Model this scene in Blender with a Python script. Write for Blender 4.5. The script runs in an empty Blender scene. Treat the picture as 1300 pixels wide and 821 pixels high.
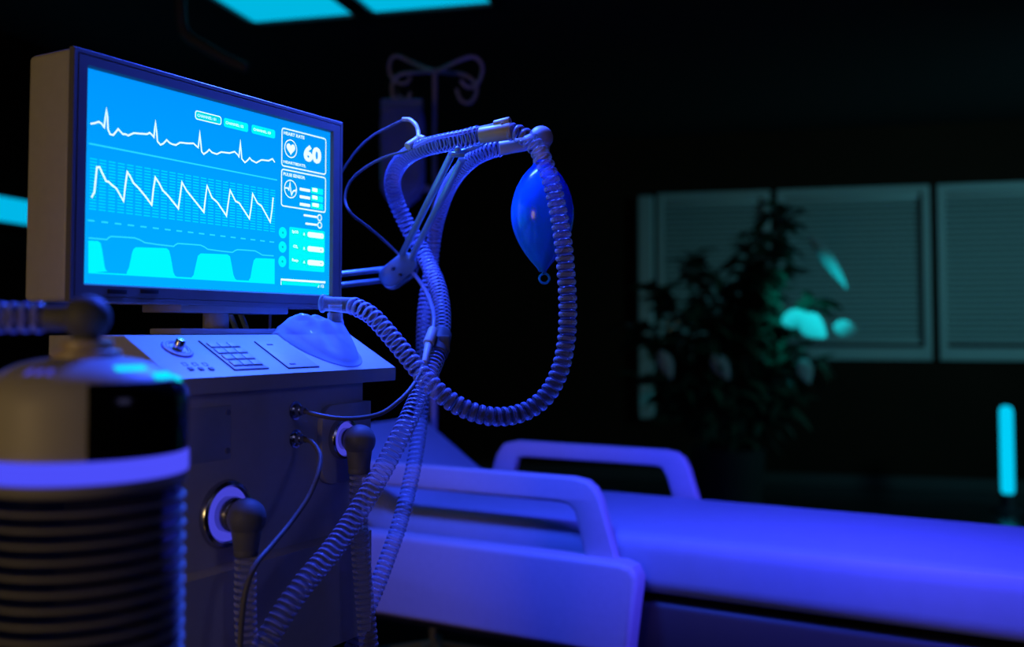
import bpy, bmesh, math, random
from mathutils import Vector, Matrix, noise
random.seed(7)
SC = bpy.context.scene
COL = SC.collection
PI = math.pi

# ------------------------------------------------------------------ camera maths
F = 1264.0; H = 1.25; TH = math.atan(55/F); CT, ST = math.cos(TH), math.sin(TH)
CAM = Vector((0, 0, H))
def ray(px, py):
    x = (px-650)/F; y = (365-py)/F
    return Vector((x, CT-y*ST, ST+y*CT))
def at(px, py, Y):
    d = ray(px, py); return CAM + d*(Y/d.y)
def hit(px, py, p0, n):
    d = ray(px, py); return CAM + d*((p0-CAM).dot(n)/d.dot(n))

# ------------------------------------------------------------------ frames
def frame(o, ang):
    return Matrix.Translation(Vector(o)) @ Matrix.Rotation(ang, 4, 'Z')
UA = math.atan2(.8713, .4908)
MV = frame((-.586, 1.34, H), UA)          # ventilator frame: x along its width, y to its back, z=0 at eye height
def V(a, b, z): return MV @ Vector((a, b, z))
def vhit(px, py, b):
    p = hit(px, py, V(0, b, 0), (MV.to_3x3() @ Vector((0, 1, 0))))
    return MV.inverted() @ p
MBED = frame((-.028, 2.678, 0), math.atan2(-.4908, .8713))   # bed frame: x to the foot, y to the far side
def bhit(px, py, y):
    p = hit(px, py, MBED @ Vector((0, y, 0)), (MBED.to_3x3() @ Vector((0, 1, 0))))
    return MBED.inverted() @ p
MR = frame((2.258, 8.152, 0), math.atan2(-.244, .97))        # room frame: x along the window wall, y outwards
def rhit(px, py, y=0):
    p = hit(px, py, MR @ Vector((0, y, 0)), (MR.to_3x3() @ Vector((0, 1, 0))))
    return MR.inverted() @ p
I4 = Matrix.Identity(4)

# ------------------------------------------------------------------ materials
def new_mat(name):
    m = bpy.data.materials.new(name); m.use_nodes = True
    return m, m.node_tree, m.node_tree.nodes['Principled BSDF']
def plastic(name, col, rough=.5, metal=0, bump=0, spec=.5, scale=60, vary=0.06):
    m, t, p = new_mat(name)
    p.inputs['Roughness'].default_value = rough; p.inputs['Metallic'].default_value = metal
    p.inputs['Specular IOR Level'].default_value = spec
    n = t.nodes.new('ShaderNodeTexNoise'); n.inputs['Scale'].default_value = scale
    tc = t.nodes.new('ShaderNodeTexCoord'); t.links.new(tc.outputs['Object'], n.inputs['Vector'])
    mx = t.nodes.new('ShaderNodeMix'); mx.data_type = 'RGBA'
    mx.inputs['A'].default_value = (*[c*(1-vary) for c in col], 1); mx.inputs['B'].default_value = (*[min(1, c*(1+vary)) for c in col], 1)
    t.links.new(n.outputs['Fac'], mx.inputs['Factor']); t.links.new(mx.outputs['Result'], p.inputs['Base Color'])
    if bump:
        b = t.nodes.new('ShaderNodeBump'); b.inputs['Strength'].default_value = bump; b.inputs['Distance'].default_value = .002
        t.links.new(n.outputs['Fac'], b.inputs['Height']); t.links.new(b.outputs['Normal'], p.inputs['Normal'])
    return m
def emis(name, col, s=1.0):
    m = bpy.data.materials.new(name); m.use_nodes = True; t = m.node_tree; t.nodes.clear()
    e = t.nodes.new('ShaderNodeEmission'); e.inputs['Color'].default_value = (*col, 1); e.inputs['Strength'].default_value = s
    o = t.nodes.new('ShaderNodeOutputMaterial'); t.links.new(e.outputs[0], o.inputs[0]); return m
def clear(name, col, lo, hi, rough=.2, power=1.6, tint=(1, 1, 1)):
    """thin clear plastic: see-through face-on, more solid towards its edges"""
    m, t, p = new_mat(name)
    p.inputs['Base Color'].default_value = (*col, 1); p.inputs['Roughness'].default_value = rough
    lw = t.nodes.new('ShaderNodeLayerWeight'); lw.inputs['Blend'].default_value = .5
    pw = t.nodes.new('ShaderNodeMath'); pw.operation = 'POWER'; pw.inputs[1].default_value = power
    mr = t.nodes.new('ShaderNodeMapRange'); mr.inputs['To Min'].default_value = lo; mr.inputs['To Max'].default_value = hi
    tr = t.nodes.new('ShaderNodeBsdfTransparent'); tr.inputs['Color'].default_value = (*tint, 1)
    mx = t.nodes.new('ShaderNodeMixShader'); o = t.nodes['Material Output']
    t.links.new(lw.outputs['Facing'], pw.inputs[0]); t.links.new(pw.outputs[0], mr.inputs['Value'])
    t.links.new(mr.outputs[0], mx.inputs[0]); t.links.new(tr.outputs[0], mx.inputs[1]); t.links.new(p.outputs[0], mx.inputs[2])
    t.links.new(mx.outputs[0], o.inputs[0]); return m

M = {}
M['white'] = plastic('moulded_white_plastic', (.60, .58, .56), .48)
M['grey'] = plastic('grey_plastic', (.34, .34, .35), .5)
M['bezel'] = plastic('monitor_front_plastic', (.20, .19, .20), .42)
M['dark'] = plastic('dark_plastic', (.02, .02, .025), .4)
M['groove'] = plastic('panel_groove', (.10, .08, .12), .6)
M['black_gloss'] = plastic('black_gloss_window', (.004, .004, .005), .12, spec=.3)  # black reflection on the canister, painted as a gloss panel
M['chrome'] = plastic('brushed_chrome', (.55, .55, .57), .22, 1.0)
M['disc'] = plastic('blue_connector_disc', (.10, .12, .85), .4)
M['rod'] = plastic('satin_aluminium', (.34, .52, .60), .28, .35)
M['rubber'] = plastic('grey_rubber', (.135, .14, .155), .6)
M['beige'] = plastic('beige_plastic', (.62, .50, .34), .4)
M['hose_clear'] = clear('clear_corrugated_plastic', (.58, .62, 1.0), .22, .98, .10, 1.2)
M['hose_milk'] = clear('milky_corrugated_plastic', (.46, .48, .72), .34, .97, .25, 1.2)
M['hose_dark'] = clear('smoky_corrugated_plastic', (.46, .50, .74), .45, .98, .2, 1.1)
M['hose_gap'] = clear('clear_hose_wall', (.20, .22, .42), .10, .75, .12, 1.6)
M['mask'] = clear('soft_clear_mask', (.50, .62, .95), .50, .92, .09, 1.3)
M['acrylic'] = clear('clear_acrylic', (.7, .78, .95), .08, .85, .06, 1.6)
M['cable'] = plastic('grey_cable', (.13, .13, .14), .5)
M['latex'] = plastic('blue_latex', (.01, .26, 1.0), .16, vary=.02)
_p = M['latex'].node_tree.nodes['Principled BSDF']; _p.inputs['Subsurface Weight'].default_value = 1.0; _p.inputs['Subsurface Radius'].default_value = (.01, .02, .06); _p.inputs['Subsurface Scale'].default_value = 1.0
M['latex_clear'] = clear('blue_translucent_latex', (.01, .13, .95), .80, .55, .12, 1.0, (.1, .45, .9))
M['ivbag'] = clear('soft_drip_bag_film', (.20, .32, 1.0), .50, .95, .25, 1.2)
M['steel'] = plastic('dull_steel', (.36, .36, .46), .38, .15)
M['mattress'] = plastic('mattress_cover', (.36, .42, .52), .55, bump=.15, scale=25)
M['bedrail'] = plastic('bed_rail_plastic', (.56, .50, .56), .45)
M['bedframe'] = plastic('bed_frame_dark', (.035, .035, .04), .5)
M['led'] = emis('cyan_indicator', (.0, .78, 1.0), 1.1)  # highlights on the canister dome, put in as glowing marks
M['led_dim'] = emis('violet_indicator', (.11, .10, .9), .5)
M['band'] = emis('blue_status_ring', (.075, .08, 1.0), .95)  # blue reflection around the canister, put in as emission
M['port_glow'] = emis('violet_port_ring', (.055, .055, .62), 1.0)  # port discs are no lamps; their bright violet is put in as emission
M['tube'] = emis('cyan_tube', (0, .62, .95), 1.0)
M['strip'] = emis('cyan_strip', (0, .50, .85), .95)
M['panel'] = emis('cyan_panel', (0, .50, .80), .95)
M['wall'] = plastic('dark_brown_wall', (.016, .006, .003), .85, vary=.2, scale=2, spec=.08)
M['ceil'] = plastic('dark_ceiling', (.012, .011, .012), .9, scale=3)
M['floor'] = plastic('dark_vinyl_floor', (.012, .014, .016), .22, vary=.2, scale=3)
M['frame'] = plastic('window_frame_paint', (.26, .28, .28), .5)
M['slat'] = plastic('blind_slats', (.26, .29, .29), .55)
M['glass'] = clear('window_glass', (.05, .06, .07), .3, .9, .05)
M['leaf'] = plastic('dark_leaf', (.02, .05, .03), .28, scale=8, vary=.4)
M['young'] = plastic('pale_young_leaf', (.34, .46, .44), .3, scale=8)  # highlight brightness put into a paler leaf colour
M['stem'] = plastic('woody_stem', (.03, .02, .012), .8)
M['pot'] = plastic('dark_planter', (.02, .018, .016), .6)
M['rearpanel'] = plastic('pale_rear_panel', (.70, .62, .48), .5)
# the display: its own picture, brighter blue to the left top, greener to the bottom
def screen_mat():
    m = bpy.data.materials.new('display_background'); m.use_nodes = True; t = m.node_tree; t.nodes.clear()
    g = t.nodes.new('ShaderNodeTexCoord'); s = t.nodes.new('ShaderNodeSeparateXYZ'); t.links.new(g.outputs['Generated'], s.inputs[0])
    r = t.nodes.new('ShaderNodeValToRGB'); t.links.new(s.outputs['Z'], r.inputs[0])
    r.color_ramp.elements[0].color = (0, .285, .70, 1); r.color_ramp.elements[1].color = (.0, .205, .72, 1)
    e = t.nodes.new('ShaderNodeEmission'); t.links.new(r.outputs[0], e.inputs[0]); e.inputs[1].default_value = 1.5
    o = t.nodes.new('ShaderNodeOutputMaterial'); t.links.new(e.outputs[0], o.inputs[0]); return m
M['screen'] = screen_mat()
M['gwhite'] = emis('display_white', (.75, 1, 1), 1.15)
M['gcyan'] = emis('display_cyan', (0, .95, 1), 1.0)
M['gline'] = emis('display_light_blue', (.02, .75, 1), 1.0)
M['ggrid'] = emis('display_grid', (0, .72, 1), 1.0)
M['gteal'] = emis('display_teal', (0, .45, .65), 1.0)
M['gtop'] = emis('display_pale_cyan', (.10, .85, 1), 1.0)

# ------------------------------------------------------------------ mesh builder (all coordinates are world)
class MB:
    def __init__(s, T=I4): s.v = []; s.f = []; s.m = []; s.T = T; s.mi = 0
    def add(s, vs, fs, T=None):
        T = s.T if T is None else T
        n = len(s.v); s.v += [T @ Vector(p) for p in vs]; s.f += [[n+i for i in f] for f in fs]; s.m += [s.mi]*len(fs); return s
    def box(s, x0, x1, y0, y1, z0, z1, bev=0, seg=2, T=None):
        bm = bmesh.new(); bmesh.ops.create_cube(bm, size=1)
        for v in bm.verts: v.co = Vector(((x0+x1)/2+v.co.x*(x1-x0), (y0+y1)/2+v.co.y*(y1-y0), (z0+z1)/2+v.co.z*(z1-z0)))
        if bev: bmesh.ops.bevel(bm, geom=bm.edges[:], offset=bev, segments=seg, affect='EDGES', profile=.5)
        bm.verts.index_update()
        s.add([v.co.copy() for v in bm.verts], [[v.index for v in f.verts] for f in bm.faces], T); bm.free(); return s
    def prism(s, poly, h0, h1, axis='y', bev=0, seg=2, T=None):
        """poly in the plane across axis, extruded from h0 to h1"""
        def mk(p, h): return {'y': (p[0], h, p[1]), 'z': (p[0], p[1], h), 'x': (h, p[0], p[1])}[axis]
        bm = bmesh.new(); a = [bm.verts.new(mk(p, h0)) for p in poly]; b = [bm.verts.new(mk(p, h1)) for p in poly]; n = len(poly)
        bm.faces.new(a); bm.faces.new(b[::-1])
        for i in range(n): bm.faces.new((a[i], b[i], b[(i+1) % n], a[(i+1) % n]))
        bmesh.ops.recalc_face_normals(bm, faces=bm.faces[:])
        if bev:
            es = [e for e in bm.edges if (e.verts[0] in a) == (e.verts[1] in a)]
            bmesh.ops.bevel(bm, geom=es, offset=bev, segments=seg, affect='EDGES', profile=.5)
        bm.verts.index_update()
        s.add([v.co.copy() for v in bm.verts], [[v.index for v in f.verts] for f in bm.faces], T); bm.free(); return s
    def tube(s, pts, r, seg=16, caps=True, T=None):
        pts = [Vector(p) for p in pts]; n = len(pts)
        rr = r if isinstance(r, (list, tuple)) else [r]*n
        tan = []
        for i in range(n):
            d = pts[min(i+1, n-1)]-pts[max(i-1, 0)]
            tan.append(d.normalized() if d.length > 1e-9 else (tan[-1] if tan else Vector((0, 0, 1))))
        up = Vector((0, 0, 1)) if abs(tan[0].z) < .9 else Vector((1, 0, 0))
        nx = (up-tan[0]*up.dot(tan[0])).normalized(); vs = []; fs = []
        for i in range(n):
            nx = (nx-tan[i]*nx.dot(tan[i])).normalized(); ny = tan[i].cross(nx)
            for k in range(seg):
                a = 2*PI*k/seg; vs.append(pts[i]+(nx*math.cos(a)+ny*math.sin(a))*rr[i])
        for i in range(n-1):
            for k in range(seg):
                k2 = (k+1) % seg; fs.append([i*seg+k, i*seg+k2, (i+1)*seg+k2, (i+1)*seg+k])
        if caps: fs.append(list(range(seg))[::-1]); fs.append([(n-1)*seg+k for k in range(seg)])
        return s.add(vs, fs, T)
    def cyl(s, p, q, r0, r1=None, seg=32, bev=.0008, T=None):
        p, q = Vector(p), Vector(q); d = (q-p); L = d.length; d = d/L; r1 = r0 if r1 is None else r1; b = min(bev, L*.3, r0*.5)
        pts = [p, p+d*b*.3, p+d*b, q-d*b, q-d*b*.3, q]; rr = [r0-b, r0-b*.3, r0, r1, r1-b*.3, r1-b]
        # parallel pts: tangent constant
        return s.tube(pts, rr, seg, True, T)
    def lathe(s, c, prof, seg=64, a0=0, a1=2*PI, ax=None, T=None):
        """prof [(r, h)] around vertical (or ax) axis through c; a0, a1 the swept angle"""
        c = Vector(c); full = abs(a1-a0-2*PI) < 1e-6; n = seg if full else seg+1
        R = Matrix.Identity(3) if ax is None else Vector((0, 0, 1)).rotation_difference(Vector(ax).normalized()).to_matrix()
        vs = [c+R @ Vector((r*math.cos(a0+(a1-a0)*k/seg), r*math.sin(a0+(a1-a0)*k/seg), h)) for (r, h) in prof for k in range(n)]
        fs = []
        for i in range(len(prof)-1):
            for k in range(seg):
                k2 = (k+1) % n if full else k+1
                fs.append([i*n+k, i*n+k2, (i+1)*n+k2, (i+1)*n+k])
        return s.add(vs, fs, T)
    def ball(s, c, r, seg=32, T=None, sc=(1, 1, 1)):
        n = seg//2; vs = []; fs = []
        for i in range(n+1):
            for k in range(seg):
                t = PI*i/n; a = 2*PI*k/seg
                vs.append(Vector(c)+Vector((r*sc[0]*math.sin(t)*math.cos(a), r*sc[1]*math.sin(t)*math.sin(a), r*sc[2]*math.cos(t))))
        for i in range(n):
            for k in range(seg):
                k2 = (k+1) % seg; fs.append([i*seg+k, (i+1)*seg+k, (i+1)*seg+k2, i*seg+k2])
        return s.add(vs, fs, T)
    def ring(s, c, ax, R, r, seg=40, T=None):
        c = Vector(c); Q = Vector((0, 0, 1)).rotation_difference(Vector(ax).normalized()).to_matrix()
        pts = [c+Q @ Vector((R*math.cos(2*PI*k/seg), R*math.sin(2*PI*k/seg), 0)) for k in range(seg)]
        vs = []; fs = []; n2 = 10
        for k in range(seg):
            rad = (pts[k]-c).normalized(); nz = Q @ Vector((0, 0, 1))
            for j in range(n2):
                a = 2*PI*j/n2; vs.append(pts[k]+rad*r*math.cos(a)+nz*r*math.sin(a))
        for k in range(seg):
            for j in range(n2):
                fs.append([k*n2+j, ((k+1) % seg)*n2+j, ((k+1) % seg)*n2+(j+1) % n2, k*n2+(j+1) % n2])
        return s.add(vs, fs, T)

def thing(name, loc, rotz=0, label=None, cat=None, group=None):
    o = bpy.data.objects.new(name, None); COL.objects.link(o); o.location = loc; o.rotation_euler = (0, 0, rotz)
    o.empty_display_size = .05
    tag(o, label, cat, group); return o
def tag(o, label=None, cat=None, group=None, kind=None):
    if label: o['label'] = label
    if cat: o['category'] = cat
    if group: o['group'] = group
    if kind: o['kind'] = kind
    return o
def wm(o):
    m = Matrix.Translation(o.location) @ o.rotation_euler.to_matrix().to_4x4()
    return wm(o.parent) @ m if o.parent else m
def obj(name, mb, mats, parent=None, smooth=True, ang=40, label=None):
    if not isinstance(mats, (list, tuple)): mats = [mats]
    if parent is None:
        xs = [v.x for v in mb.v]; ys = [v.y for v in mb.v]; zs = [v.z for v in mb.v]
        T = Matrix.Translation(((min(xs)+max(xs))/2, (min(ys)+max(ys))/2, min(zs)))
        lo = T.translation.copy(); Ti = T.inverted()
    else:
        Ti = wm(parent).inverted(); lo = None
    me = bpy.data.meshes.new(name); me.from_pydata([Ti @ v for v in mb.v], [], mb.f)
    for m in mats: me.materials.append(M[m])
    if len(mats) > 1: me.polygons.foreach_set('material_index', mb.m)
    bm = bmesh.new(); bm.from_mesh(me)
    if len(mats) == 1: bmesh.ops.recalc_face_normals(bm, faces=bm.faces[:])
    if smooth:
        for f in bm.faces: f.smooth = True
        for e in bm.edges:
            if len(e.link_faces) == 2 and e.calc_face_angle(0) > math.radians(ang): e.smooth = False
    bm.to_mesh(me); bm.free(); me.update()
    o = bpy.data.objects.new(name, me); COL.objects.link(o)
    if parent: o.parent = parent
    else: o.location = lo
    if label: o['label'] = label
    return o
def struct(name, mb, m, parent=None):
    o = obj(name, mb, m, parent, smooth=False)
    if parent is None: o['kind'] = 'structure'
    return o

def spline(P, step):
    """Catmull-Rom through P, resampled at equal distances"""
    P = [Vector(p) for p in P]; Q = [P[0]*2-P[1]]+P+[P[-1]*2-P[-2]]; out = []
    for i in range(1, len(Q)-2):
        for k in range(24):
            t = k/24; a, b, c, d = Q[i-1], Q[i], Q[i+1], Q[i+2]
            out.append(.5*((2*b)+(c-a)*t+(2*a-5*b+4*c-d)*t*t+(3*b-a-3*c+d)*t**3))
    out.append(P[-1].copy()); res = [out[0]]; acc = 0; last = out[0]; need = step
    for p in out[1:]:
        d = (p-last).length
        while d >= need and d > 0:
            last = last.lerp(p, need/d); res.append(last.copy()); d = (p-last).length; need = step
        need -= d; last = p
    return res
def hose(mb, P, r, pitch=.011, depth=.0028, seg=20, sub=8, lo=2, hi=6):
    pts = spline(P, pitch/sub)
    # even out the curvature a little
    for _ in range(30):
        pts = [pts[0]]+[(pts[i-1]+pts[i]*2+pts[i+1])/4 for i in range(1, len(pts)-1)]+[pts[-1]]
    rr = [r-depth+depth*math.sin(PI*(i % sub)/sub)**.6 for i in range(len(pts))]
    n0 = len(mb.f); mb.tube(pts, rr, seg, True)
    for j in range(len(pts)-1):      # the thin wall between the ribs is clearer than the ribs
        if not (lo <= j % sub < hi):
            for k in range(seg): mb.m[n0+j*seg+k] = 1
    return mb
def W(*pts): return [at(*p) for p in pts]

# =================================================================== ROOM
x_l = rhit(396, 420).x-.0; CEIL = 2.9
lw = at(0, 266, 5.43); LW = MR.inverted() @ lw; XL = LW.x; XR = 5.2; YN = -11.0
sill_z = rhit(1000, 456).z; head_z = rhit(1000, 241).z
wins = [(rhit(836, 400).x, rhit(979, 400).x), (rhit(988, 400).x, rhit(1182, 400).x), (rhit(1192, 400).x, rhit(1192, 400).x+1.45)]
mb = MB(MR); mb.box(XL-.15, XR+.15, YN-.15, .2, -.1, 0); struct('floor', mb, 'floor')
mb = MB(MR); mb.box(XL-.15, XR+.15, YN-.15, .2, CEIL, CEIL+.1); struct('ceiling', mb, 'ceil')
mb = MB(MR)
mb.box(XL-.15, XR+.15, 0, .2, 0, sill_z); mb.box(XL-.15, XR+.15, 0, .2, head_z, CEIL)
e = [XL-.15]+[v for w in wins for v in w]+[XR+.15]
for i in range(0, len(e), 2): mb.box(e[i], e[i+1], 0, .2, sill_z, head_z)
struct('wall_back', mb, 'wall')
mb = MB(MR); mb.box(XL-.15, XL, YN-.15, 0, 0, CEIL); struct('wall_left', mb, 'wall')
mb = MB(MR); mb.box(XR, XR+.15, YN-.15, 0, 0, CEIL); struct('wall_right', mb, 'wall')
mb = MB(MR); mb.box(XL, XR, YN-.15, YN, 0, CEIL); struct('wall_front', mb, 'wall')
mb = MB(MR); mb.box(XL, XR, -.02, 0, 0, .1, .004); struct('baseboard_back', mb, 'pot')
mb = MB(MR); mb.box(XL, XL+.02, YN, -.02, 0, .1, .004); struct('baseboard_left', mb, 'pot')
for i, (a, b) in enumerate(wins):
    fr = MB(MR); t = .055
    fr.box(a, a+t, -.03, .08, sill_z, head_z, .004); fr.box(b-t, b, -.03, .08, sill_z, head_z, .004)
    fr.box(a+t, b-t, -.03, .08, head_z-t, head_z, .004); fr.box(a+t, b-t, -.03, .08, sill_z, sill_z+.10, .004)
    w = struct('window_%d' % (i+1), fr, 'frame')
    g = MB(MR); g.box(a+t, b-t, .085, .091, sill_z+t, head_z-t); obj('pane', g, 'glass', w, smooth=False)
    # blind hanging in the recess
    c = MR @ Vector(((a+b)/2, .03, head_z-t))
    lab = ['narrow closed slatted blind in the left window behind the plant', 'closed slatted blind in the middle window, plant overlapping its left side',
           'closed slatted blind in the right-hand window cut by the frame edge'][i]
    bl = thing('window_blind', c, math.atan2(-.244, .97), lab, 'blind', 'slatted blinds in the back windows')
    hr = MB(MR); hr.box(a+t+.005, b-t-.005, .0, .05, head_z-t-.05, head_z-t-.003, .004); obj('headrail', hr, 'frame', bl)
    sl = MB(MR); z = head_z-t-.075
    while z > sill_z+.17:
        sl.prism([(-.004, z-.016), (-.001, z-.018), (.036, z+.020), (.033, z+.022)], a+t+.01, b-t-.01, 'x')
        z -= .045
    obj('slats', sl, 'slat', bl, smooth=False)
    br = MB(MR); br.box(a+t+.01, b-t-.01, .005, .035, z-.002, z+.022, .004); obj('bottom_rail', br, 'frame', bl)
mb = MB(MR); a = rhit(812, 400).x; b = rhit(831, 400).x
mb.box(a, b, -.09, 0, rhit(820, 530).z, rhit(820, 250).z, .012); struct('trim_1', mb, 'frame')

# ceiling light panels with the dark runner between them
def chit(px, py): return MR.inverted() @ hit(px, py, Vector((0, 0, CEIL-.03)), Vector((0, 0, 1)))
pA = chit(322, 27); pB = chit(452, 18); pC = chit(476, 15); yE = (pA.y+pB.y)/2
for i, (xa, xb) in enumerate(((pA.x, pB.x), (pC.x, pC.x+.62))):
    c = MR @ Vector(((xa+xb)/2, yE-.35, CEIL))
    L = thing('ceiling_light_panel', c, math.atan2(-.244, .97),
              ['large bright cyan ceiling light panel at the top left', 'smaller cyan ceiling light panel right of the dark gap'][i], 'ceiling light', 'cyan ceiling light panels')
    f = MB(MR)
    for q in ((xa-.03, xa, yE-.73, yE+.03), (xb, xb+.03, yE-.73, yE+.03), (xa, xb, yE, yE+.03), (xa, xb, yE-.73, yE-.70)): f.box(*q, CEIL-.05, CEIL-.0005, .003)
    obj('frame', f, 'dark', L)
    d = MB(MR); d.box(xa, xb, yE-.70, yE, CEIL-.03, CEIL-.012); obj('diffuser', d, 'panel', L, smooth=False)
# strip light on the left wall
def lhit(px, py): return MR.inverted() @ hit(px, py, MR @ Vector((XL+.05, 0, 0)), MR.to_3x3() @ Vector((1, 0, 0)))
s0 = lhit(2, 249).z; s1 = lhit(2, 280).z; yS = lhit(2, 265).y
st = thing('wall_strip_light', MR @ Vector((XL, yS, (s0+s1)/2)), math.atan2(-.244, .97), 'long glowing cyan strip light along the left wall behind the monitor', 'wall light')
mb = MB(MR); mb.box(XL+.0005, XL+.03, yS-1.2, yS+1.5, s1-.02, s0+.02, .004); obj('housing', mb, 'dark', st)
mb = MB(MR); mb.box(XL+.03, XL+.05, yS-1.18, yS+1.48, s1, s0, .004); obj('diffuser', mb, 'strip', st)
# upright tube lamp by the right edge
base = at(1280, 646, 7.0); base.z = 0
tl = thing('tube_lamp', base, 0, 'upright glowing cyan tube lamp standing on the floor at far right', 'floor lamp')
zb = at(1280, 626, 7.0).z; zt = at(1280, 515, 7.0).z
mb = MB(); mb.lathe(base, [(0, zb), (.036, zb), (.044, zb+.02), (.044, zt-.035), (.036, zt-.01), (.018, zt), (0, zt)], 32); obj('tube', mb, 'tube', tl)
mb = MB(); mb.lathe(base, [(0, .0), (.11, .0), (.11, .015), (.05, .03), (.04, zb), (0, zb)], 32); obj('base', mb, 'dark', tl)
# pale dark pipe bend under the ceiling, upper left
mb = MB(); mb.tube(spline(W((229, -30, 3.6), (230, 20, 3.6), (236, 44, 3.6), (258, 58, 3.6), (285, 74, 3.6), (320, 90, 3.6)), .03), .02, 12)
tag(obj('ceiling_pipe', mb, 'bedframe'), 'dim dark bent pipe hanging down above the monitor', 'pipe')

# =================================================================== PLANT
pc = at(925, 640, 6.5); pc.z = 0
pl = thing('potted_plant', pc, 0, 'dark leafy potted plant silhouetted in front of the back windows', 'plant')
mb = MB(); mb.lathe(pc, [(0, 0), (.17, 0), (.20, .05), (.24, .48), (.25, .5), (.225, .5), (.215, .46), (0, .45)], 40); obj('pot', mb, 'pot', pl)
stems = [(-.55, 1.55), (-.30, 1.75), (-.05, 1.60), (.18, 1.62), (.35, 2.02), (.25, 1.92), (.62, 1.45), (-.45, 1.2), (.5, 1.15), (.05, 1.3), (-.15, 1.1), (.3, 1.3), (.68, 1.05), (-.66, 1.3), (-.62, .95), (.45, .85), (.4, 1.65), (-.35, .9)]
lm = MB(); sm = MB()
def leaf(m, p, d, L, Wd, droop=.3, roll=0):
    d = d.normalized(); side = d.cross(Vector((0, 0, 1)))
    if side.length < .1: side = Vector((1, 0, 0))
    side.normalize(); nrm = side.cross(d); side = (side*math.cos(roll)+nrm*math.sin(roll)).normalized(); nrm = side.cross(d)
    vs = []; fs = []; n = 7
    for i in range(n+1):
        t = i/n; w = Wd*math.sin(PI*min(1, t*.96+.02))**.75*(1-.35*t); c = p+d*L*t-Vector((0, 0, 1))*droop*L*t*t
        vs += [c-side*w+nrm*w*.25, c, c+side*w+nrm*w*.25]
    for i in range(n):
        for k in (0, 1): fs.append([i*3+k, i*3+k+1, i*3+k+4, i*3+k+3])
    m.add(vs, fs)
for k, (dx, hz) in enumerate(stems):
    dy = random.uniform(-.28, .28); P = [pc+Vector((dx*.08, dy*.1, .44)), pc+Vector((dx*.3, dy*.4, .44+(hz-.44)*.45)), pc+Vector((dx*.65, dy*.8, .44+(hz-.44)*.8)), pc+Vector((dx*.93, dy, hz))]
    S = spline(P, .03); sm.tube(S, [.012*(1-.6*i/len(S)) for i in range(len(S))], 8)
    for i in range(6, len(S)):
        for _ in range(3):
            a = random.uniform(0, 2*PI); d = Vector((math.cos(a), math.sin(a)*.7, random.uniform(-.25, .65)))
            leaf(lm, S[i], d, random.uniform(.13, .24), random.uniform(.035, .06), random.uniform(.1, .7), random.uniform(-.6, .6))
obj('stems', sm, 'stem', pl); obj('foliage', lm, 'leaf', pl)
# larger pale leaves added for the cyan highlights on the right of the plant
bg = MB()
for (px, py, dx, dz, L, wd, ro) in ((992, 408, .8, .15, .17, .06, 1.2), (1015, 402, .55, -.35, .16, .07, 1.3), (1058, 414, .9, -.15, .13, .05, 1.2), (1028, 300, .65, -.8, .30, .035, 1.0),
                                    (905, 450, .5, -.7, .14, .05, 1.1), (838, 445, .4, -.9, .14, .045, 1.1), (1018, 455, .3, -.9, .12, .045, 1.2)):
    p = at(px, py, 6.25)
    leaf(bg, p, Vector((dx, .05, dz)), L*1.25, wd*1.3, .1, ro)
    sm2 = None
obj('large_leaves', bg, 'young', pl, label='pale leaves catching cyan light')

# =================================================================== BED
bx0, bx1 = -1.05, 1.45
bed = thing('hospital_bed', MBED @ Vector((0, .3, 0)), math.atan2(-.4908, .8713), 'pale hospital bed with raised side rails standing behind the ventilator', 'bed')
mb = MB(MBED); mb.box(bx0, bx1, .02, .58, .42, .585, .02, 3); obj('frame', mb, 'bedframe', bed)
for (x, y) in ((-.85, .08), (-.85, .52), (1.2, .08), (1.2, .52)):
    mb = MB(MBED); mb.box(x-.03, x+.03, y-.03, y+.03, .13, .43, .006); lg = obj('leg', mb, 'bedframe', bed)
    mb = MB(MBED); mb.tube([Vector((x, y-.018, .065)), Vector((x, y+.018, .065))], .065, 24); mb.box(x-.02, x+.02, y-.03, y+.03, .1, .135, .004); obj('castor', mb, 'dark', lg)
# near rail
def rail(y, ztop, xa, xb, zb, name, w=.038, fall=.11, zt=.066):
    out = [(xa, zb), (xa+fall*.6, ztop-.05), (xa+fall*.85, ztop-.012), (xa+fall*1.3, ztop), (xb-fall*1.3, ztop), (xb-fall*.95, ztop-.006), (xb-fall*.75, ztop-.022), (xb-fall*.6, ztop-.05), (xb, zb)]
    inn = [(xb-.085, zb), (xb-fall*.6-.072, ztop-.085), (xb-fall*.95-.05, ztop-zt-.004), (xb-fall*1.35-.03, ztop-zt), (xa+fall*1.35+.03, ztop-zt), (xa+fall*.85+.055, ztop-zt-.004), (xa+fall*.6+.072, ztop-.085), (xa+.085, zb)]
    m = MB(MBED); m.prism(out+inn, y-w/2, y+w/2, 'y', .009, 3); return m
rz = bhit(735, 605, -.03).z
xe = bhit(797, 712, -.03).x
obj('side_rail', rail(-.03, rz, -.86, xe, .60, ''), 'bedrail', bed)
far = rail(.645, bhit(760, 565, .645).z, bhit(612, 590, .645).x, bhit(903, 628, .645).x, .62, '', zt=.052)
obj('side_rail', far, 'bedrail', bed)
mb = MB(MBED); zp = bhit(640, 693, -.055).z
mb.prism([(-.95, .47), (-.95, zp-.02), (-.93, zp), (xe+.0, zp), (xe+.03, zp-.008), (xe+.045, zp-.035), (xe+.02, .47)], -.085, -.012, 'y', .016, 4); obj('side_panel', mb, 'bedrail', bed)
mb = MB(MBED); mb.box(bx0-.05, bx0-.015, 0, .6, .45, 1.0, .015, 3); obj('headboard', mb, 'bedrail', bed)
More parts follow.
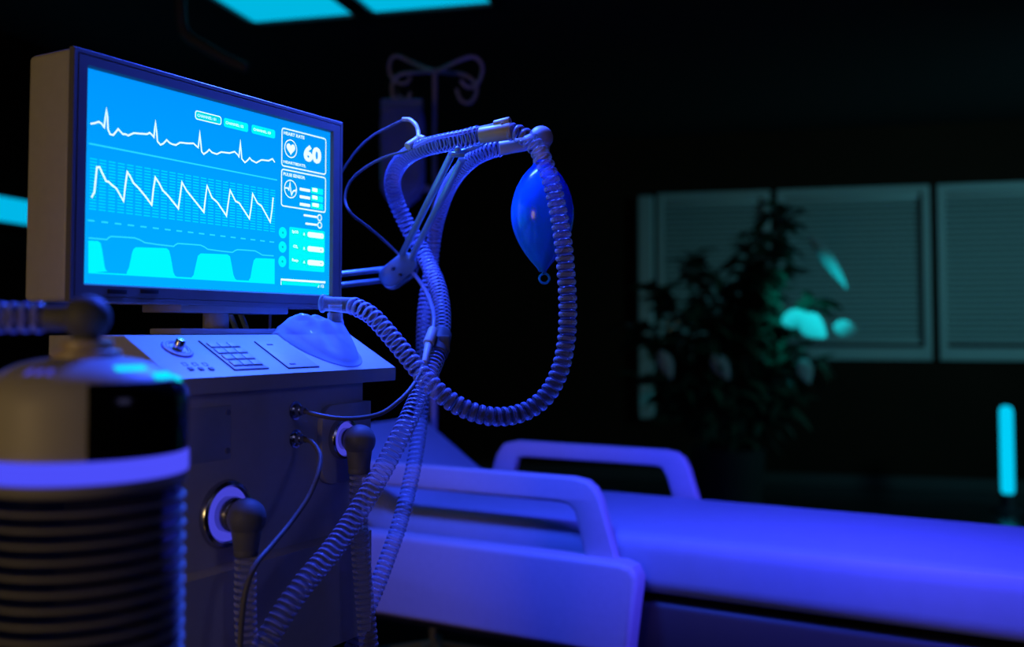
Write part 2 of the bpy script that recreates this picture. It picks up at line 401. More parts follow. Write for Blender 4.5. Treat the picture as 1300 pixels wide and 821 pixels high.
# mattress with its head section raised
mt = MB(MBED); hx = -.34; ang = math.radians(33); Lb = .37
cx, cz = hx-Lb*math.cos(ang), .75+Lb*math.sin(ang)
prof = [(bx1-.02, .60), (bx1-.02, .75), (hx+.03, .75), (hx-.02, .757), (cx, cz), (cx-.13*math.sin(ang), cz-.13*math.cos(ang)), (hx-.01, .60)]
mt.prism(prof, 0.0, .60, 'y', .045, 6)
o = obj('mattress', mt, 'mattress', None, ang=60)
tag(o, 'pale blue lit mattress with raised head section on the hospital bed', 'mattress')
# support under the raised section
mb = MB(MBED); mb.prism([(hx-.02, .585), (hx-.03, .598), (cx-.15*math.sin(ang)-.0, cz-.15*math.cos(ang)), (cx-.15*math.sin(ang)-.02, cz-.15*math.cos(ang)-.015), (hx-.12, .585)], .06, .54, 'y'); obj('backrest_support', mb, 'bedframe', bed)

# =================================================================== IV STAND AND DRIP BAG
YI = 3.62
pole = at(552, 88, YI); pb = Vector((pole.x, pole.y, 0))
iv = thing('drip_stand', pb, 0, 'thin metal drip stand with four looped hooks behind the bed', 'drip stand')
mb = MB(); mb.tube([pb+Vector((0, 0, .10)), pb+Vector((0, 0, 1.35))], .0125, 16); mb.tube([pb+Vector((0, 0, 1.33)), pb+Vector((0, 0, 1.37))], .017, 16); mb.tube([pb+Vector((0, 0, 1.3)), pole], .0085, 16); obj('pole', mb, 'steel', iv)
def Q(pts, dep):
    n = len(pts); return [at(430+x/4.0625, 40+y/4.0625, YI+dep*min(1, i/2)) for i, (x, y) in enumerate(pts)]
hooks = [([(495, 208), (440, 188), (370, 158), (305, 127), (272, 140), (260, 190), (272, 232), (300, 262), (330, 270), (358, 258), (372, 232)], .09),
         ([(495, 208), (440, 210), (370, 214), (320, 222), (288, 248), (274, 290), (284, 345), (318, 370), (356, 350), (376, 300)], -.09),
         ([(495, 208), (545, 188), (600, 160), (650, 138), (695, 131), (730, 155), (742, 200), (725, 255), (690, 288), (650, 280), (622, 240)], -.09),
         ([(495, 208), (550, 212), (600, 215), (650, 225), (690, 250), (712, 290), (702, 340), (668, 370), (628, 350), (605, 290)], .09)]
for pts, dep in hooks:
    mb = MB(); mb.tube(spline(Q(pts, dep), .012), .0072, 10); obj('hook', mb, 'steel', iv)
mb = MB()
for k in range(5):
    a = 2*PI*k/5+.3; d = Vector((math.cos(a), math.sin(a), 0))
    mb.tube([pb+Vector((0, 0, .13)), pb+d*.26+Vector((0, 0, .075))], [.016, .011], 10)
obj('base', mb, 'steel', iv)
for k in range(5):
    a = 2*PI*k/5+.3; d = Vector((math.cos(a), math.sin(a), 0)); c = pb+d*.262+Vector((0, 0, .03)); n = d.cross(Vector((0, 0, 1)))
    mb = MB(); mb.tube([c-n*.012, c+n*.012], .03, 18); mb.tube([c+Vector((0, 0, .02)), c+Vector((0, 0, .05))], .008, 8); obj('castor', mb, 'dark', iv)
# small round tray on the pole
tz = at(533, 240, YI-.05).z
tr = MB(); tc = at(531, 240, YI-.03); tr.lathe(tc, [(0, -.008), (.04, -.008), (.048, .004), (.048, .010), (.040, .004), (0, .002)], 32); tr.tube([tc, Vector((pole.x, pole.y, tc.z))], .006, 8)
obj('tray', tr, 'white', iv)
# drip bag
YB = 3.5
def bagpt(px, py, Y=YB): return at(px, py, Y)
outl = [(484, 134), (536, 134), (540, 160), (540, 235), (534, 250), (520, 262), (512, 268), (502, 264), (490, 252), (483, 238), (482, 160)]
bm_ = MB(); vs = []; fs = []; rings = [0.35, .7, .9, 1.0]; c0 = bagpt(511, 195)
def bagring(s, y): return [c0.lerp(bagpt(px, py), s)+Vector((0, y, 0)) for (px, py) in outl]
n = len(outl)
lay = [bagring(1, 0)]
for sgn in (-1, 1):
    R = [bagring(1, 0), bagring(.94, sgn*.018), bagring(.75, sgn*.032), bagring(.4, sgn*.04)]
    vs = [v for r in R for v in r]+[c0+Vector((0, sgn*.042, 0))]; fs = []
    for i in range(3):
        for k in range(n): fs.append([i*n+k, i*n+(k+1) % n, (i+1)*n+(k+1) % n, (i+1)*n+k])
    for k in range(n): fs.append([3*n+k, 3*n+(k+1) % n, 4*n])
    bm_.add(vs, fs)
ib = thing('drip_bag', bagpt(511, 268), 0, 'limp translucent drip bag hanging beside the drip stand pole', 'drip bag')
obj('bag', bm_, 'ivbag', ib)
mb = MB(); mb.box(-.075, .075, -.008, .008, -.022, .03, .006, T=Matrix.Translation(bagpt(510, 136)))
obj('top_seam', mb, 'ivbag', ib)
mb = MB(); mb.ring(bagpt(508, 127), (0, 1, 0), .014, .003); mb.tube([bagpt(508, 121.5), bagpt(503, 113, 3.53)], .002, 8); obj('hanging_loop', mb, 'steel', ib)
mb = MB(); mb.tube(spline([bagpt(534, 150), bagpt(536, 190), bagpt(535, 238, 3.55)], .02), .005, 10); obj('drip_tube', mb, 'acrylic', ib)

# =================================================================== VENTILATOR
ven = thing('ventilator', MV @ Vector((.2775, 0, -H)), UA, 'pale ventilator console on a cart with a sloping blue-lit control panel', 'ventilator')
aL, aR = .036, .521; zT, zS, th = -.006, -.0626, .022; bF, bS, bB = -.15, -.05, .108
mb = MB(MV); mb.prism([(bB, zT), (bS, zT), (bF, zS), (bF, zS-th), (bS+.01, zS-th), (bB, -.034)], aL, aR, 'x', .0025, 2); obj('control_deck', mb, 'white', ven)
bd0 = -.328
mb = MB(MV); mb.prism([(bB-.012, -.036), (bS, zS-th+.002), (-.12, zS-th+.001), (-.12, bd0), (bB-.012, bd0)], .055, .4695, 'x', .004, 2); obj('body', mb, 'white', ven)
mb = MB(MV); mb.prism([(.10, bd0+.001), (-.122, bd0+.001), (-.134, bd0-.006), (-.134, -.50), (.10, -.50)], .045, .4795, 'x', .006, 3); obj('lower_body', mb, 'white', ven)
mb = MB(MV); mb.box(.12, .40, -.09, .07, -1.08, -.499, .01); obj('column', mb, 'grey', ven)
mb = MB(MV); mb.box(.03, .50, -.19, .15, -H+.10, -H+.17, .02, 3); obj('cart_base', mb, 'grey', ven)
for (x, y) in ((.07, -.15), (.46, -.15), (.07, .11), (.46, .11)):
    mb = MB(MV); mb.tube([Vector((x-.012, y, -H+.045)), Vector((x+.012, y, -H+.045))], .045, 24); mb.box(x-.016, x+.016, y-.02, y+.02, -H+.08, -H+.102, .004); obj('castor', mb, 'dark', ven)
# slope frame: a along width, t up the slope
sl = math.atan2(zT-zS, bS-bF); MS = MV @ Matrix.Translation((0, bF, zS)) @ Matrix.Rotation(sl, 4, 'X')
Ls = math.hypot(zT-zS, bS-bF)
def shit(px, py):
    p = hit(px, py, MS @ Vector((0, 0, 0)), MS.to_3x3() @ Vector((0, 0, 1))); return MS.inverted() @ p
d0 = shit(225, 443.5); dc = MS @ Vector((d0.x, d0.y, 0))
nS = MS.to_3x3() @ Vector((0, 0, 1))
mb = MB(MS); 
def ringflat(mb, c, r0, r1, z, T, seg=40):
    vs = []; fs = []
    for k in range(seg):
        a = 2*PI*k/seg; vs += [(c[0]+r0*math.cos(a), c[1]+r0*math.sin(a), z), (c[0]+r1*math.cos(a), c[1]+r1*math.sin(a), z)]
    for k in range(seg): j = (k+1) % seg; fs.append([2*k, 2*j, 2*j+1, 2*k+1])
    mb.add(vs, fs, T)
dial = MB(); dial.lathe(dc, [(0, .0005), (.0215, .0005), (.0215, .0025), (.0195, .0035), (.0150, .0035), (.0140, .0015), (.0125, .0015), (.0120, .003), (0, .0032)], 48, ax=nS)
dd = obj('dial', dial, 'white', ven)
kr = MB(); kr.ring(dc+nS*.0033, nS, .0175, .0007); kr.ring(dc+nS*.0006, nS, .0225, .0006); obj('dial_ring', kr, 'disc', dd)
k1 = MB(); k1.lathe(dc, [(.0075, .003), (.0070, .014), (.0055, .0165), (0, .017)], 32, ax=nS); obj('knob', k1, 'chrome', dd)
# square keys below the dial
for i, px in enumerate((242, 255, 268)):
    c = shit(px, 468.7); b = MB(MS); b.box(c.x-.0038, c.x+.0038, c.y-.0035, c.y+.0035, 0, .0018, .0006); obj('key', b, 'groove', ven)
    b = MB(MS); q = c.y+.0135
    for (u0, u1, v0, v1) in ((-.004, .004, .0034, .004), (-.004, .004, -.004, -.0034), (-.004, -.0034, -.004, .004), (.0034, .004, -.004, .004)): b.box(c.x+u0, c.x+u1, q+v0, q+v1, .0, .0006)
    obj('key_outline', b, 'disc', ven, smooth=False)
# raised keypad plate and its twelve keys
def plate(pxs, name, wpx):
    A = shit(*pxs[0]); B = shit(*pxs[1]); C = shit(*pxs[2]); x0, x1, y0, y1 = B.x, C.x, (B.y+C.y)/2, min(A.y, Ls-.004)
    b = MB(MS); b.box(x0, x1, y0, y1, -.001, .0015, .0006); p = obj(name, b, 'white', ven)
    g = MB(MS); g.box(x0-.0014, x0, y0-.0014, y1, -.001, .0018); g.box(x0, x1, y0-.0016, y0, -.001, .0018); obj('plate_edge', g, 'groove', p, smooth=False)
    return p, x0, x1, y0, y1
kp, x0, x1, y0, y1 = plate([(258.6, 433), (297, 469), (341, 468)], 'keypad', 0)
kw = (x1-x0-.008)/3; kh = (y1-y0-.012)/4
for r in range(4):
    for c in range(3):
        xa = x0+.004+c*kw; ya = y0+.006+r*kh
        b = MB(MS); b.box(xa+.001, xa+kw-.001, ya+.002, ya+kh-.0025, .0014, .0036, .0008); obj('key', b, 'white', kp)
        g = MB(MS); g.box(xa+.001, xa+kw-.0014, ya+.0005, ya+.002, .0014, .0019); g.box(xa+kw-.0013, xa+kw-.0004, ya+.0005, ya+kh-.003, .0014, .0019); obj('key_edge', g, 'groove', kp, smooth=False) if False else None
        sh = MB(MS); sh.box(xa+.001, xa+kw-.001, ya+.0004, ya+.0019, .0014, .0020); obj('key_rim', sh, 'groove', kp, smooth=False)
pp, x0, x1, y0, y1 = plate([(327, 434), (365.7, 467), (404.5, 465.5)], 'cover_plate', 0)
for (px, py) in ((342, 438.5), (371, 463)):
    c = shit(px, py); b = MB(MS); b.box(c.x-.006, c.x+.006, c.y-.0015, c.y+.0015, .0014, .0022); obj('label_strip', b, 'groove', pp, smooth=False)
# access plate with two screws on the body
BF = -.12
mb = MB(MV); mb.box(.064, .1637, BF-.0025, BF+.004, -.181, -.105, .001); ac = obj('access_plate', mb, 'white', ven)
nF = MV.to_3x3() @ Vector((0, -1, 0))
for z in (-.115, -.169):
    mb = MB(); mb.lathe(V(.1575, BF-.0025, z), [(.0045, 0), (.0042, .001), (.0036, .001), (.0034, .0004), (0, .0004)], 24, ax=nF); obj('screw', mb, 'steel', ac)
# raised rounded plate behind the upper port
mb = MB(MV); zz0, zz1 = -.245, -.118; xx0, xx1 = .352, .478; rr_ = .03
poly = [(xx1, zz0), (xx1, zz1)]+[(xx0+rr_-rr_*math.sin(t), zz1-rr_+rr_*math.cos(t)) for t in [PI/2*k/8 for k in range(9)]]+[(xx0+rr_-rr_*math.cos(t), zz0+rr_-rr_*math.sin(t)) for t in [PI/2*k/8 for k in range(9)]]
mb.prism(poly, BF-.010, BF+.01, 'y', .002, 2); obj('port_plate', mb, 'white', ven)
def port(a, z, b, R, name):
    c = V(a, b, z); o_ = MB()
    o_.lathe(c, [(R*1.0, 0), (R*1.02, .004), (R*.97, .009), (R*.86, .011), (R*.80, .008)], 56, ax=nF); p = obj(name, o_, 'chrome', ven)
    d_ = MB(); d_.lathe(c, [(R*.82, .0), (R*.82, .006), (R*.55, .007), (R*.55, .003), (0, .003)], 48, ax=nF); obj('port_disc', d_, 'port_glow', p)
    e_ = MB(); e_.lathe(c, [(R*.52, .003), (R*.54, .016), (R*.50, .024), (R*.40, .026), (R*.36, .012), (0, .012)], 40, ax=nF); obj('port_collar', e_, 'chrome', p)
    return p
p1 = port(.155, -.257, BF, .047, 'port'); p2 = port(.400, -.174, BF-.010, .033, 'port')
def elbow(a, z, b, rb, out, zdrop, rn, parent):
    """grey rubber elbow: stub out of the port, ball, and a neck pointing down"""
    c0 = V(a, b-.008, z); c1 = V(a, b-out, z-.002); m = MB()
    m.cyl(c0, c1, rn*.92); m.ball(c1, rb, 36); m.cyl(c1, c1-Vector((0, 0, zdrop)), rb*.86, rn*1.02, 36)
    m.lathe(c1-Vector((0, 0, zdrop)), [(rn*1.02, 0), (rn*1.1, .003), (rn*1.1, .008), (rn*1.0, .012)], 36); obj('elbow', m, 'rubber', parent); return c1-Vector((0, 0, zdrop))
e1 = elbow(.155, -.257, BF, .0270, .042, .052, .0155, p1)
e2 = elbow(.400, -.174, BF-.01, .0262, .036, .052, .0160, p2)
for (a, z) in ((.300, -.1226), (.301, -.166)):
    c = V(a, BF, z); m = MB(); m.lathe(c, [(.011, 0), (.011, .003), (.008, .005), (.0075, .012), (.0055, .013), (.005, .02), (0, .02)], 32, ax=nF)
    m.lathe(c, [(.0145, -.001), (.0145, .0015), (.011, .002)], 32, ax=nF); obj('cable_socket', m, 'chrome', ven)

# =================================================================== MONITOR
mon = thing('patient_monitor', V(.30, .045, zT), UA, 'wide patient monitor showing bright blue heart traces, standing on the ventilator', 'monitor')
mx0, mx1, mz0, mz1 = -.0115, .558, .040, .385
sx0, sx1, sz0, sz1 = .0137, .5285, .0655, .3612
mb = MB(MV); mb.box(mx0, mx1, .0085, .098, mz0, mz1, .008, 3); obj('housing', mb, 'white', mon)
mb = MB(MV); mb.box(mx0+.02, mx1-.03, .098, .118, .215, .350, .006, 2); obj('rear_panel', mb, 'rearpanel', mon)
mb = MB(MV)   # front bezel: four mitred bars, a step down to the screen
def bar(poly): mb.add([(x, y, z) for (x, y, z) in poly[0]]+[(x, y, z) for (x, y, z) in poly[1]], [])
O_ = [(mx0, mz0), (mx1, mz0), (mx1, mz1), (mx0, mz1)]; e_ = .0055
loops = []
def lp(dx, y, o=O_, s=None):
    return [(o[0][0]+dx, y, o[0][1]+dx), (o[1][0]-dx, y, o[1][1]+dx), (o[2][0]-dx, y, o[2][1]-dx), (o[3][0]+dx, y, o[3][1]-dx)]
S_ = [(sx0, sz0), (sx1, sz0), (sx1, sz1), (sx0, sz1)]
L_ = [lp(0, .0095), lp(0, .0012), lp(.0012, 0), lp(.006, 0), lp(.0068, .0012), lp(.0078, .0012), lp(.0086, 0), lp(-.003, 0, S_), lp(0, .0075, S_)]
vs = [p for l in L_ for p in l]; fs = []
for i in range(len(L_)-1):
    for k in range(4): fs.append([i*4+k, i*4+(k+1) % 4, (i+1)*4+(k+1) % 4, (i+1)*4+k])
mb.add(vs, fs); obj('bezel', mb, 'bezel', mon, smooth=False)
for px in (148.5, 189.5):
    c = vhit(px, 370, 0); b = MB(MV); b.box(c.x-.0155, c.x+.0155, -.0022, .002, c.z-.0032, c.z+.0032, .0006); obj('button', b, 'dark', mon)
mb = MB(MV); mb.box(.1835, .42, .004, .09, .0285, .0405, .002); obj('mount_plate', mb, 'grey', mon)
mb = MB(); mb.cyl(V(.287, .038, .0), V(.287, .038, .030), .0205, seg=40); obj('neck', mb, 'grey', mon)
mb = MB(MV); mb.box(.1835, .4185, .004, .072, zT+.0008, .004, .002); obj('base_plate', mb, 'grey', mon)
# --- display picture: flat marks on the screen, sub-parts of the screen
YS = .0062
b = MB(MV); b.box(sx0-.0015, sx1+.0015, YS, YS+.002, sz0-.0015, sz1+.0015); scr = obj('screen', b, 'screen', mon, smooth=False)
def sp(px, py):
    q = vhit(px, py, YS); return (q.x, q.z)
def c2(x, y): return sp(100+x/3.8235, 80+y/3.8235)
def c3(x, y): return sp(100+x/3.8235, 230+y/3.8235)
def c1(x, y): return sp(x/2.16, 40+y/2.16)
def c6(x, y): return sp(340+x/5.86, 140+y/5.86)
def c7(x, y): return sp(340+x/6.84, 270+y/6.84)
def layer(k): return YS-.00025*k
def line(mb, P, w, k, closed=False):
    """flat polyline of width w, mitred"""
    y = layer(k); n = len(P); P = [Vector(p) for p in P]; vs = []; fs = []
    for i in range(n):
        a = P[(i-1) % n] if (closed or i > 0) else P[i]; c = P[(i+1) % n] if (closed or i < n-1) else P[i]
        d1 = (P[i]-a); d2 = (c-P[i])
        d1 = d1.normalized() if d1.length > 1e-9 else d2.normalized(); d2 = d2.normalized() if d2.length > 1e-9 else d1
        n1 = Vector((-d1.y, d1.x)); n2 = Vector((-d2.y, d2.x)); m = (n1+n2)
        m = m.normalized() if m.length > .1 else n1; s_ = w/2/max(.45, m.dot(n1))
        vs += [(P[i].x+m.x*s_, y, P[i].y+m.y*s_), (P[i].x-m.x*s_, y, P[i].y-m.y*s_)]
    for i in range(n if closed else n-1):
        j = (i+1) % n; fs.append([2*i, 2*i+1, 2*j+1, 2*j])
    mb.add(vs, fs)
def rrect(x0, x1, z0, z1, r, seg=6):
    P = []
    for (cx_, cz_, a) in ((x1-r, z1-r, 0), (x0+r, z1-r, PI/2), (x0+r, z0+r, PI), (x1-r, z0+r, 1.5*PI)):
        for i in range(seg+1): t = a+PI/2*i/seg; P.append((cx_+r*math.cos(t), cz_+r*math.sin(t)))
    return P
def fill(mb, P, k): y = layer(k); mb.add([(p[0], y, p[1]) for p in P], [list(range(len(P)))])
def circ(c, r, seg=28): return [(c[0]+r*math.cos(2*PI*i/seg), c[1]+r*math.sin(2*PI*i/seg)) for i in range(seg)]
def text(mb, s, x, z, h, k, width=None, bold=.0, align='LEFT'):
    cu = bpy.data.curves.new('t', 'FONT'); cu.body = s; cu.size = 1; cu.align_x = 'LEFT'; cu.offset = bold; cu.resolution_u = 3
    ob = bpy.data.objects.new('t', cu); COL.objects.link(ob); bpy.context.view_layer.update()
    me = ob.to_mesh(); xs = [v.co.x for v in me.vertices]; ys = [v.co.y for v in me.vertices]
    w0, w1, h0, h1 = min(xs), max(xs), min(ys), max(ys); sy = h/(h1-h0); sx = width/(w1-w0) if width else sy; y = layer(k)
    mb.add([(x+(v.co.x-w0)*sx, y, z+(v.co.y-h0)*sy) for v in me.vertices], [list(p.vertices) for p in me.polygons])
    ob.to_mesh_clear(); bpy.data.objects.remove(ob); bpy.data.curves.remove(cu)
# heart trace
ecg = [(55,295),(75,292),(95,285),(110,295),(122,312),(128,260),(133,222),(138,262),(140,320),(150,345),(165,350),(178,335),(190,320),(203,335),(212,345),(225,345),(238,352),(265,340),(300,343),(330,345),(343,338),(355,350),(363,360),(367,320),(371,282),(376,330),(380,380),(395,397),(410,390),(425,373),(440,388),(452,394),(470,398),(490,386),(530,390),(556,390),(566,400),(578,410),(583,370),(586,330),(590,380),(595,430),(605,442),(620,432),(632,420),(645,434),(668,442),(690,432),(730,437),(755,430),(770,445),(776,455),(780,415),(783,376),(786,420),(790,465),(805,483),(820,470),(828,460),(838,472),(860,484),(885,470),(920,474),(938,465),(950,482)]
mb = MB(MV); line(mb, [c2(*p) for p in ecg], .0025, 3); obj('heart_trace', mb, 'gwhite', scr, smooth=False)
mb = MB(MV); line(mb, [c2(48, 390), c2(962, 568)], .0022, 2); obj('divider_line', mb, 'gline', scr, smooth=False)
# pulse grid
gx0 = sp(112, 230)[0]; gx1 = sp(350, 268)[0]; gz1 = (sp(112.6, 199)[1]+sp(350, 240.5)[1])/2; gz0 = (sp(111.8, 267)[1]+sp(350, 295.4)[1])/2
mb = MB(MV); nc, nr = 24, 17; dx = (gx1-gx0)/nc; dz = (gz1-gz0)/nr
for i in range(nc):
    for j in range(nr):
        fill(mb, [(gx0+i*dx+dx*.12, gz0+j*dz+dz*.32), (gx0+(i+1)*dx-dx*.12, gz0+j*dz+dz*.32), (gx0+(i+1)*dx-dx*.12, gz0+j*dz+dz*.70), (gx0+i*dx+dx*.12, gz0+j*dz+dz*.70)], 1)
obj('pulse_grid', mb, 'ggrid', scr, smooth=False)
pul = [(250,455),(258,440),(265,372),(272,372),(290,410),(297,412),(305,420),(318,430),(338,465),(343,420),(348,385),(355,395),(365,415),(380,430),(398,452),(415,475),(420,430),(425,400),(435,415),(445,435),(460,450),(488,485),(493,450),(498,413),(510,435),(530,460),(558,495),(562,460),(567,423),(580,455),(595,468),(620,505),(625,470),(630,435),(645,465),(655,470),(683,513),(688,480),(692,445),(705,470),(716,478),(740,522),(745,490),(748,455)]
mb = MB(MV); line(mb, [c1(*p) for p in pul], .0028, 3); obj('pulse_trace', mb, 'gwhite', scr, smooth=False)
# dashed line
mb = MB(MV); A = c3(42, 189); B = c3(947, 296)
for i in range(17):
    t0, t1 = i/16.5, (i+.5)/16.5; t1 = min(1, t1)
    line(mb, [(A[0]+(B[0]-A[0])*t, A[1]+(B[1]-A[1])*t) for t in (t0, t1)], .0022, 2)
obj('dashed_line', mb, 'gline', scr, smooth=False)
wav = [(45,275),(90,279),(135,283),(142,275),(155,268),(200,270),(270,275),(295,284),(320,298),(390,308),(460,316),(468,308),(480,302),(540,306),(590,310),(608,318),(625,330),(690,339),(745,345),(758,336),(770,332),(820,335),(855,338),(872,347),(890,358),(945,362)]
mb = MB(MV); line(mb, [c3(*p) for p in wav], .0020, 2); obj('breath_trace', mb, 'gline', scr, smooth=False)
blk = [[(45,288),(92,290),(105,300),(112,330),(125,415),(132,433),(140,437),(45,444)],
       [(232,440),(242,420),(258,345),(264,330),(275,320),(350,322),(425,325),(438,336),(446,370),(458,440),(466,458),(475,463),(475,470),(232,455)],
       [(546,466),(556,455),(566,410),(577,362),(590,350),(655,352),(720,355),(733,364),(740,400),(750,455),(758,473),(765,478),(765,487),(546,474)],
       [(824,480),(832,468),(840,420),(848,384),(858,373),(905,374),(950,377),(950,497),(824,490)]]
base_strip = [(45,440),(45,446),(950,499),(950,489)]
mb = MB(MV)
for P in blk+[base_strip]:
    pts = [c3(*p) for p in P]; fill(mb, pts, 2)
obj('volume_bars', mb, 'gcyan', scr, smooth=False)
# tabs
def box4(f, a, b, c, d):
    P = [f(*a), f(*b), f(*c), f(*d)]; return (P[0][0]+P[3][0])/2, (P[1][0]+P[2][0])/2, (P[2][1]+P[3][1])/2, (P[0][1]+P[1][1])/2
tabs = [((565,230),(690,262),(690,300),(565,270)), ((703,265),(822,293),(822,335),(703,310)), ((838,298),(953,325),(953,368),(838,340))]
for i, t in enumerate(tabs):
    X0, X1, Z0, Z1 = box4(c2, *t); mb = MB(MV); fill(mb, rrect(X0, X1, Z0, Z1, .004), 1); tb = obj('channel_tab', mb, 'ggrid' if i == 0 else 'gcyan', scr, smooth=False)
    mb = MB(MV)
    if i == 0: line(mb, rrect(X0, X1, Z0, Z1, .004), .0016, 2, True)
    text(mb, 'CHANNEL: 0%d' % (i+1), X0+.004, (Z0+Z1)/2-.0022, .0044, 3, (X1-X0)*.72, .012); obj('tab_text', mb, 'gwhite', scr, smooth=False)
# readouts on the right
X0, X1, Z0, Z1 = box4(c2, (985, 315), (1198, 368), (1198, 541), (985, 498)); mb = MB(MV)
line(mb, rrect(X0, X1, Z0, Z1, .005), .0022, 2, True)
hc = c2(1028, 416); R_ = .0152; line(mb, circ(hc, R_), .0018, 2, True)
hp = []
for i in range(40):
    t = 2*PI*i/40; hp.append((hc[0]+.00068*16*math.sin(t)**3, hc[1]+.00070*(13*math.cos(t)-5*math.cos(2*t)-2*math.cos(3*t)-math.cos(4*t))))
fill(mb, hp, 3)
q0 = c2(1090, 478); q1 = c2(1176, 400); text(mb, '60', q0[0], (c2(1090, 478)[1]+c2(1176, 490)[1])/2, (c2(1090, 395)[1]-c2(1090, 478)[1]), 3, q1[0]-q0[0], .05)
text(mb, 'HEART RATE', X0+.004, Z1-.0105, .0058, 3, (X1-X0)*.46, .03); text(mb, 'HEARTBEATS.', X0+.004, Z0+.005, .0050, 3, (X1-X0)*.5, .03)
obj('heart_rate_readout', mb, 'gwhite', scr, smooth=False)
X0b, X1b, _, Z1b = X0, X1, 0, Z0-.006; Z0b = (c3(983, 115)[1]+c3(1197, 155)[1])/2
mb = MB(MV); line(mb, rrect(X0b, X1b, Z0b, Z1b, .005), .0022, 2, True); text(mb, 'PULSE SENSOR', X0b+.004, Z1b-.0105, .0058, 3, (X1b-X0b)*.48, .03)
pc_ = c6(168, 585); line(mb, circ(pc_, R_), .0018, 2, True)
line(mb, [(pc_[0]+u*R_, pc_[1]+v*R_) for u, v in ((-.95, 0), (-.5, .05), (-.3, -.15), (-.12, .75), (.02, -.2), (.15, -.65), (.35, -.3), (.55, -.1), (.75, -.15), (.95, .1))], .0026, 3)
for y in (578, 634, 690):
    q = c6(235, y); r = c6(312, y+14); fill(mb, rrect(q[0], r[0], q[1]-.0042, q[1]+.001, .001), 3)
    q = c6(328, y+12); fill(mb, rrect(q[0], q[0]+.0135 if y < 650 else q[0]+.017, q[1]-.003, q[1]+.0035, .001), 4)
obj('pulse_readout', mb, 'gwhite', scr, smooth=False)
mb = MB(MV)
for y in (578, 634, 690):
    q = c6(320, y+14); r = c6(410, y+14); fill(mb, rrect(q[0], r[0], q[1]-.0058, q[1]+.0052, .002), 2)
obj('value_box', mb, 'gcyan', scr, smooth=False)
mb = MB(MV)
for (a, b_, c) in (((310, 20), (425, 38), (447, 43)), ((325, 93), (425, 106), (448, 108))):
    line(mb, [c7(*a), c7(*b_)], .0036, 2); line(mb, circ(c7(*c), .0052), .0022, 3, True)
obj('sliders', mb, 'gwhite', scr, smooth=False)
for (x, y) in ((128, 173), (126, 297), (124, 423)):
    mb = MB(MV); mb.mi = 0; c = c7(x, y); fill(mb, circ(c, .0098), 2); mb.mi = 1; fill(mb, circ(c, .0020), 3); obj('round_button', mb, ['gcyan', 'gteal'], scr, smooth=False)
X0, X1, Z0, Z1 = box4(c7, (185, 122), (495, 160), (490, 520), (183, 490)); mb = MB(MV); fill(mb, rrect(X0, X1, Z0, Z1, .003), 1); obj('gas_panel', mb, 'gcyan', scr, smooth=False)
mb = MB(MV)
for i, (y, tx) in enumerate(((196, 'SpO2'), (318, 'O2,'), (436, 'Resp'))):
    c = c7(412, y); hh = .0046; q = c7(342, y)[0]; r = c7(483, y)[0]; fill(mb, rrect(q, r, c[1]-hh, c[1]+hh, hh*.9), 3)
    tq = c7(208, y)[0]; text(mb, tx, tq+(.003 if i == 1 else 0), c[1]-.002, .0062, 3, .0155 if i != 1 else .0115, .035)
    text(mb, 'A', c7(305, y)[0], c[1]-.0028, .0052, 3, .0048, .03)
obj('gas_values', mb, 'gwhite', scr, smooth=False)
for i, y in enumerate((196, 318, 436)):
    mb = MB(MV); c = c7(412, y); q = c7(450 if i else 462, y+8)[0]; fill(mb, rrect(q, q+(.004 if i else .0018), c[1]-.0008, c[1]+.0008, .0006), 5); obj('value_mark', mb, 'gteal', scr, smooth=False)
mb = MB(MV); A = c7(110, 565); B = c7(497, 590); fill(mb, rrect(A[0], B[0], A[1]-.0045, A[1]-.001, .0006), 3); fill(mb, rrect(A[0], A[0]+.0014, A[1]-.0125, A[1]-.001, .0004), 3)
text(mb, ',: 12', c7(430, 620)[0], A[1]-.0135, .0065, 4, .017, .04); obj('status_bar', mb, 'gwhite', scr, smooth=False)
mb = MB(MV); fill(mb, rrect(A[0]+.002, B[0]-.015, A[1]-.0115, A[1]-.0052, .001), 2); obj('status_fill', mb, 'gcyan', scr, smooth=False)

# =================================================================== CANISTER (left foreground)
cc = Vector((-.405, .95, 0)); RC = .0925; zc = H
can = thing('bellows_canister', cc, 0, 'large blurred bellows canister with blue glowing ring at the left front', 'canister')
dome = [(.024, -.022), (.028, -.0245), (.045, -.0270), (.058, -.0300), (.070, -.0355), (.079, -.0415), (.0865, -.0490), (.0905, -.0560), (RC, -.066), (RC, -.113), (RC-.003, -.115)]
mb = MB(); mb.lathe(cc+Vector((0, 0, zc)), dome, 96); obj('dome_cover', mb, 'beige' if False else 'white', can)
ca = math.atan2(-.95, .405)
mb = MB(); mb.lathe(cc+Vector((0, 0, zc)), [(.0850, -.0465), (.0880, -.0490), (.0920, -.0560), (RC+.0012, -.066), (RC+.0012, -.1125), (RC-.002, -.114)], 48, ca+math.radians(1), ca+math.radians(79)); obj('dark_window', mb, 'black_gloss', can)  # panel stands in for the black reflection on the curved side
mb = MB(); mb.lathe(cc+Vector((0, 0, zc)), [(RC-.003, -.1135), (RC+.0015, -.1145), (RC+.0015, -.1325), (RC-.003, -.1335)], 96); obj('status_ring', mb, 'band', can)  # emissive ring painted in for the blue reflection
mb = MB(); mb.lathe(cc+Vector((0, 0, zc)), [(RC-.003, -.133), (RC, -.134), (RC-.0015, -.143), (RC-.004, -.145)], 96); obj('collar', mb, 'grey', can)
M['bellow'] = clear('dark_blue_housing', (.004, .008, .06), .85, .97, .12, 1.2)
mb = MB(); mb.lathe(cc+Vector((0, 0, zc)), [(RC-.004, -.144), (RC-.004, -.36)], 96); obj('housing', mb, 'bellow', can)
